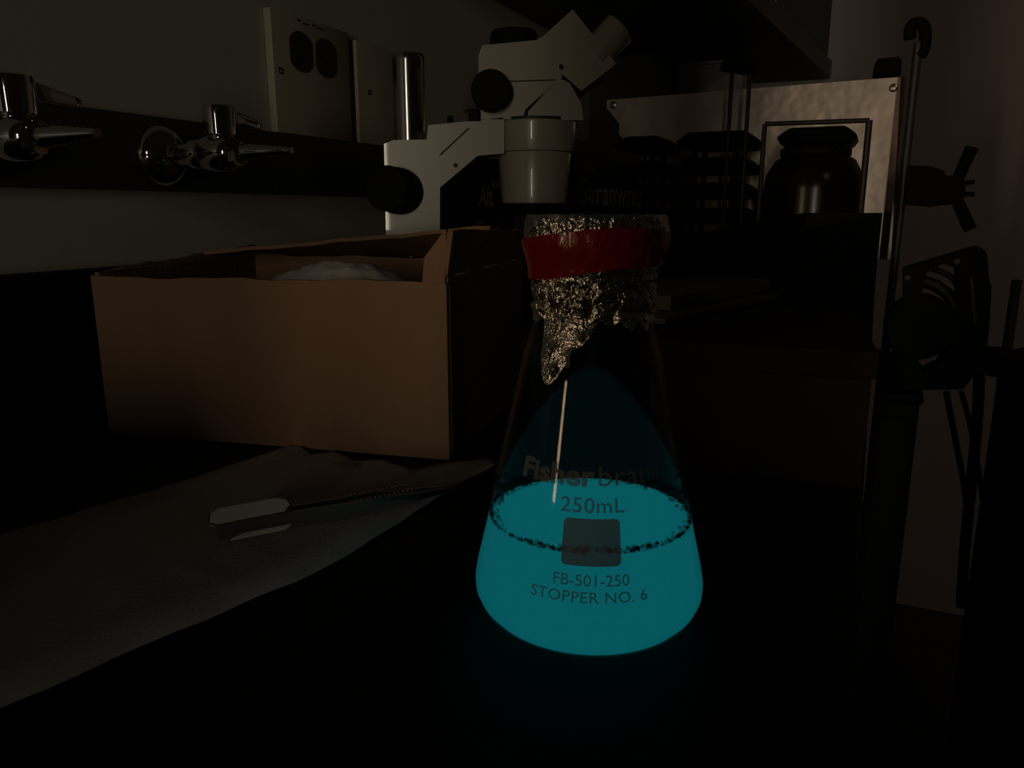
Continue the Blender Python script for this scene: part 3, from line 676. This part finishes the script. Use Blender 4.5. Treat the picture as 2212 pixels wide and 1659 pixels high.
for sg in (-1, 1):
    st_ = [(0.0, 0.0045, 0.0008), (0.03, 0.0052, 0.003), (0.036, 0.0050, 0.0034), (0.07, 0.0042, 0.0042), (0.095, 0.0026, 0.0030), (FLN, 0.0007, 0.0006)]
    m = MB(); vs = []; fs = []
    for t, hw_, sep in st_:
        c = fa + fd * t + fn * (sg * sep) 
        c.z = 0.0048
        vs += [c + fn * -0.0005 + Vector((0, 0, -hw_ * 0.5)), c + fn * 0.0005 + Vector((0, 0, -hw_ * 0.5)), c + fn * (0.0005 + 0.004 * 0) + Vector((0, 0, hw_ * 1.1)), c + fn * -0.0005 + Vector((0, 0, hw_ * 1.1))]
    for k in range(len(st_) - 1):
        a = 4 * k
        for j in range(4): fs.append((a + j, a + (j + 1) % 4, a + 4 + (j + 1) % 4, a + 4 + j))
    fs += [(3, 2, 1, 0), tuple(4 * (len(st_) - 1) + j for j in range(4))]
    pr = m.add(vs, fs).build('prong', M_STEEL, fc)
    for k in range(14):
        t = 0.060 + k * 0.0024; sep = 0.0042
        c = fa + fd * t + fn * (sg * sep); c.z = 0.0048 + 0.0045
        MB().hexa([c - fd * 0.0006 - fn * 0.001, c + fd * 0.0006 - fn * 0.001, c + fd * 0.0006 + fn * 0.001, c - fd * 0.0006 + fn * 0.001],
                  [v + Vector((0, 0, 0.0008)) for v in (c - fd * 0.0006 - fn * 0.001, c + fd * 0.0006 - fn * 0.001, c + fd * 0.0006 + fn * 0.001, c - fd * 0.0006 + fn * 0.001)]).build('grip_ridge', M_STEEL, pr)
# rounded joined tail; the pale pieces on it imitate bright reflection on steel
tl = [(-0.003, -0.0020), (0.0, -0.0036), (0.029, -0.0036), (0.032, -0.0010), (0.031, 0.0018), (0.027, 0.0036), (0.002, 0.0036), (-0.002, 0.0018)]
def tailp(a_, c_, lift): return fa + fd * a_ + fn * (c_ * 0.75) + Vector((0, 0, 0.0066 + 0.66 * c_ + lift - fa.z + 0.0))
MB().prism([tailp(a_ * 1.06 - 0.0006, c_ * 1.12, -0.0006 + fa.z) for a_, c_ in tl], (0, 0, 0.0012)).build('tail_plate', M_STEEL, fc)
MB().prism([tailp(a_, c_, 0.0007 + fa.z) for a_, c_ in tl], (0, 0, 0.0004)).build('glint_pad', M_GLINT, fc)
MB().prism([fa + fd * a_ + fn * (-0.0062 + c_) + Vector((0, 0, -fa.z + 0.0042 + 0.8 * c_)) for a_, c_ in ((0.004, -0.0006), (0.028, -0.0006), (0.031, 0.0006), (0.010, 0.0008))], (0, 0, 0.0008)).build('glint_strip', M_GLINT, fc)

# unseen carton added for its shadow on the box and the paper towel
q = [Vector(c) for c in ((-0.36, -0.45, 0.0005), (-0.252, -0.45, 0.0005), (-0.252, 0.20, 0.0005), (-0.36, 0.20, 0.0005))]
sc2 = thing('long_carton', 'unseen long dark carton whose shadow falls on the cardboard box', 'carton', (-0.306, -0.125, 0.0005))
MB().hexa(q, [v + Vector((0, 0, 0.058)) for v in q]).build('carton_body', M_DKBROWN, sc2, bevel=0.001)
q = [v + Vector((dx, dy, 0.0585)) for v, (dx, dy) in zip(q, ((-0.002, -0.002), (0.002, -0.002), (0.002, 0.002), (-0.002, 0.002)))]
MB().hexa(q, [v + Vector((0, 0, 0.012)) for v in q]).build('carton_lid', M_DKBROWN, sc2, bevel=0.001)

# ------------------------------------------------------------------ the flask
FX, FY = 0.028, 0.262
PROF = [(0.0330, 0.0008), (0.0372, 0.0020), (0.0405, 0.0056), (0.0422, 0.0105), (0.0424, 0.0150), (0.0412, 0.0215), (0.0392, 0.0300), (0.0358, 0.0450),
        (0.0318, 0.0620), (0.0278, 0.0800), (0.0240, 0.0975), (0.0206, 0.1080), (0.0186, 0.1150), (0.0180, 0.1220), (0.0182, 0.1330), (0.0205, 0.1380), (0.0212, 0.1400), (0.0205, 0.1415)]
def rad(z):
    for (r0, a), (r1, c) in zip(PROF, PROF[1:]):
        if a <= z <= c: return r0 + (r1 - r0) * (z - a) / (c - a)
    return PROF[0][0] if z < PROF[0][1] else PROF[-1][0]
FC = Vector((FX, FY, 0))
fk = thing('erlenmeyer_flask', 'clear conical glass flask holding glowing turquoise liquid', 'flask', FC)
inner = [(max(r_ - 0.0008, 0.001), z_ + (0.0008 if z_ < 0.01 else 0)) for r_, z_ in PROF]
gprof = [(0.004, 0.0006)] + PROF + [(0.0192, 0.1412)] + [(a, c) for a, c in reversed(inner) if c < 0.139] + [(0.004, 0.0016)]
gb = MB().lathe(gprof, FC, seg=128).build('glass_body', M_GLASS, fk)
# liquid
LZ = 0.0385
lq = [(0.002, 0.0020)] + [(r_ - 0.0010, z_ + (0.0011 if z_ < 0.01 else 0)) for r_, z_ in PROF if z_ < LZ - 0.003] + [(rad(LZ) - 0.0010, LZ)]
vs_surface = 24
prof = lq + [((rad(LZ) - 0.0010) * k / 12, LZ - 0.0006 * (1 - (k / 12) ** 6)) for k in range(11, 0, -1)]
lo = MB().lathe(prof, FC, seg=128).build('glowing_liquid', M_GLOW)
tag(lo, 'glowing turquoise liquid filling the lower third of the flask', 'liquid', kind='stuff')
# bubbles along the rim of the liquid
fm = MB()
ico = bmesh.new(); bmesh.ops.create_icosphere(ico, subdivisions=1, radius=1.0)
iv = [v.co.copy() for v in ico.verts]; ifc = [tuple(v.index for v in f.verts) for f in ico.faces]; ico.free()
for k in range(1300):
    a = random.uniform(0, 2 * math.pi); lay = random.random()
    rb_ = random.choice((0.0003, 0.0004, 0.0004, 0.0005, 0.0006, 0.0009))
    zc = LZ + random.uniform(-0.0004, 0.0016) * (1 if lay < 0.75 else 0.4) + 0.0006 * math.sin(3 * a)
    rr = rad(zc) - 0.0010 - rb_ * 0.8 - (0 if lay < 0.75 else random.uniform(0, 0.003))
    c = FC + Vector((rr * math.cos(a), rr * math.sin(a), zc))
    fm.add([c + v * rb_ for v in iv], ifc, True)
fo = fm.build('foam_ring', M_FOAM, lo); fo['kind'] = 'stuff'; fo['label'] = 'dark ring of small bubbles at the liquid edge'
# printing on the glass
PH0 = math.atan2(-FY, -FX)                           # direction from the flask to the viewer's side
def zfront(py):
    z = 0.05
    for _ in range(30):
        t = math.atan((829.5 - py) / FPX) - PITCH
        z = CAM.z + math.tan(t) * (math.hypot(FX, FY) - rad(max(0.002, z)))
    return z
def flask_print(name, vs, fs, u0, z0, m, off=0.00025):
    out_ = []
    for v in vs:
        z = z0 + v.y * 0.96; rr = rad(z) + off; th = PH0 + (u0 + v.x) / rad(z0)
        out_.append(FC + Vector((rr * math.cos(th), rr * math.sin(th), z)))
    return MB().add(out_, fs).build(name, m, gb)
k = 0.235 / FPX                                       # metres per photo pixel at the near glass
def line_text(name, txt, pxc, py_base, hpx, bold=0.0, spacing=1.0, align='CENTER', wid=1.0):
    zf = zfront(py_base)
    vs, fs = text_verts(txt, hpx * k / 0.70, bold, align, spacing)
    vs = [Vector((v.x * wid, v.y, 0)) for v in vs]
    return flask_print(name, vs, fs, (pxc - 1275) * k, zf, M_PRINT)
line_text('volume_mark', '250mL', 1282, 1104, 34, 0.00004, 1.05, wid=1.05)
line_text('catalogue_mark', 'FB-501-250', 1283, 1262, 26, 0.00003, 1.0, wid=1.02)
line_text('stopper_mark', 'STOPPER NO. 6', 1279, 1298, 25, 0.00003, 1.04, wid=1.08)
zf = zfront(1046)
v1, f1_ = text_verts('Fisher', 46 * k / 0.70, 0.00035, 'LEFT', 1.0); w1 = max(v.x for v in v1)
v2, f2_ = text_verts('brand', 46 * k / 0.70, 0.0, 'LEFT', 1.0); w2 = max(v.x for v in v2)
WT = 0.0505; sc_ = WT / (w1 + w2 + 0.0004)
flask_print('brand_mark', [Vector((v.x * sc_ - WT * 0.5, v.y, 0)) for v in v1], f1_, 0.0008, zf, M_PRINT)
flask_print('brand_mark', [Vector(((v.x + w1 + 0.0004) * sc_ - WT * 0.5, v.y, 0)) for v in v2], f2_, 0.0008, zf, M_PRINT)
v3, f3_ = text_verts('\u00ae', 14 * k / 0.70); flask_print('brand_mark', [Vector((v.x + WT * 0.52, v.y + 0.0045, 0)) for v in v3], f3_, 0.0008, zf, M_PRINT)
# solid writing patch with rounded corners
zt_, zb_ = zfront(1117), zfront(1219); wx = 68 * k; cr_ = 0.0016
pw = []; 
nx, ny = 20, 14
vs = []; fs = []
for j in range(ny + 1):
    for i in range(nx + 1):
        x = -wx + 2 * wx * i / nx; yy = (zt_ - zb_) * j / ny
        dx = max(0, abs(x) - (wx - cr_)); dy = max(0, abs(yy - (zt_ - zb_) / 2) - ((zt_ - zb_) / 2 - cr_))
        dd = math.hypot(dx, dy)
        if dd > cr_:
            x -= math.copysign(dx * (1 - cr_ / dd), x); yy -= math.copysign(dy * (1 - cr_ / dd), yy - (zt_ - zb_) / 2)
        vs.append(Vector((x, yy / 0.96, 0)))
for j in range(ny):
    for i in range(nx):
        a = j * (nx + 1) + i; fs.append((a, a + 1, a + nx + 2, a + nx + 1))
flask_print('writing_patch', vs, fs, (1282 - 1275) * k, zb_, M_PATCH)

# ------------------------------------------------------------------ foil cap and red tape
def crumple(p, amp, fr=230):
    q = Vector(p) * fr
    d1 = noise.voronoi(q)[0]; d2 = noise.voronoi(q * 2.1 + Vector((5, 3, 1)))[0]
    return amp * ((d1[1] - d1[0]) * 0.9 - 0.35) + amp * 0.45 * ((d2[1] - d2[0]) - 0.3)
SEG = 220
def hem(a):
    """height of the foil's torn lower edge around the neck (a = angle from the viewer, + to the right)"""
    x = math.sin(a)
    tail = 0.0175 * math.exp(-((a + 0.62) / 0.20) ** 2) + 0.008 * math.exp(-((a + 0.30) / 0.35) ** 2)
    return 0.1105 - tail - 0.004 * math.exp(-((a - 0.95) / 0.25) ** 2) + 0.0016 * math.sin(7 * a + 1) + 0.001 * math.sin(19 * a)
rows = []
TOPR = 0.0236
for j in range(9):                                   # dented top
    rows.append(('t', j / 8))
for j in range(1, 44):
    rows.append(('s', j / 43))
vs = []; fs = []
for kind, t in rows:
    for i in range(SEG):
        a = 2 * math.pi * i / SEG
        av = (a + math.pi) % (2 * math.pi) - math.pi
        th = PH0 + av
        if kind == 't':
            rr = 0.0004 + (TOPR - 0.0012) * t; z = 0.1428 + 0.0012 * t ** 3
            p = Vector((rr * math.cos(th), rr * math.sin(th), z)); p.z += crumple(p, 0.0011) * min(1, 4 * t)
        else:
            h_ = hem(av); z = 0.1438 - (0.1438 - h_) * t
            if z > 0.1325: rr = TOPR + 0.0006 * math.sin((0.1438 - z) / 0.0113 * math.pi)
            elif z > 0.119: rr = TOPR - 0.0024 * min(1, (0.1325 - z) / 0.008)
            else: rr = max(0.0212, rad(z) + 0.0010)
            if z < 0.110: rr = max(rr, rad(z) + 0.0009)
            p = Vector((rr * math.cos(th), rr * math.sin(th), z))
            amp = 0.0013 if z > 0.1365 else (0.0005 if z > 0.123 else 0.0028)
            c = crumple(p, amp, 230 if z > 0.123 else 135)
            if z < 0.110: c = max(c, -0.0003)
            rr = max(rr + c, rad(min(z, 0.1395)) + 0.0007); p = Vector((rr * math.cos(th), rr * math.sin(th), z + 0.3 * c))
        vs.append(FC + p)
nr = len(rows)
for j in range(nr - 1):
    for i in range(SEG):
        i2 = (i + 1) % SEG; fs.append((j * SEG + i, j * SEG + i2, (j + 1) * SEG + i2, (j + 1) * SEG + i))
fs.append(tuple(range(SEG)))
fcap = MB().add(vs, fs, False).build('foil_cap', M_FOIL)
tag(fcap, 'crumpled aluminium foil cap folded over the flask mouth', 'foil')
# tape band, slightly tilted
vs = []; fs = []; NS = 160; NR = 8
for side in (0, 1):
    for j in range(NR + 1):
        for i in range(NS + 1):
            av = -math.pi + 2 * math.pi * i / NS; th = PH0 + av
            zt1 = 0.1358 + 0.00125 * math.sin(av) + 0.0037 * math.cos(av) + 0.0003 * math.sin(3 * av)
            zb1 = 0.1250 + 0.0029 * math.sin(av) + 0.0012 * math.cos(av) + 0.0003 * math.sin(4 * av + 1)
            z = zb1 + (zt1 - zb1) * j / NR
            rr = TOPR + 0.0010 - 0.0022 * min(1, max(0, (0.1345 - z) / 0.009)) + (0.00018 if side else 0)
            q = Vector((math.cos(th), math.sin(th), 0)) * rr
            rr += 0.0005 * noise.noise(Vector((q.x * 260, q.y * 260, z * 320))) + 0.00025 * noise.noise(Vector((q.x * 700, q.y * 700, z * 500)))
            vs.append(FC + Vector((rr * math.cos(th), rr * math.sin(th), z)))
st2 = (NR + 1) * (NS + 1)
for j in range(NR):
    for i in range(NS):
        a = j * (NS + 1) + i
        fs.append((a, a + 1, a + NS + 2, a + NS + 1)); fs.append((st2 + a + NS + 1, st2 + a + NS + 2, st2 + a + 1, st2 + a))
for i in range(NS):
    fs.append((i, st2 + i, st2 + i + 1, i + 1)); a = NR * (NS + 1) + i
    fs.append((a + 1, st2 + a + 1, st2 + a, a))
tag(MB().add(vs, fs, True).build('red_tape', M_RED), 'band of red tape wound around the foil cap', 'tape')
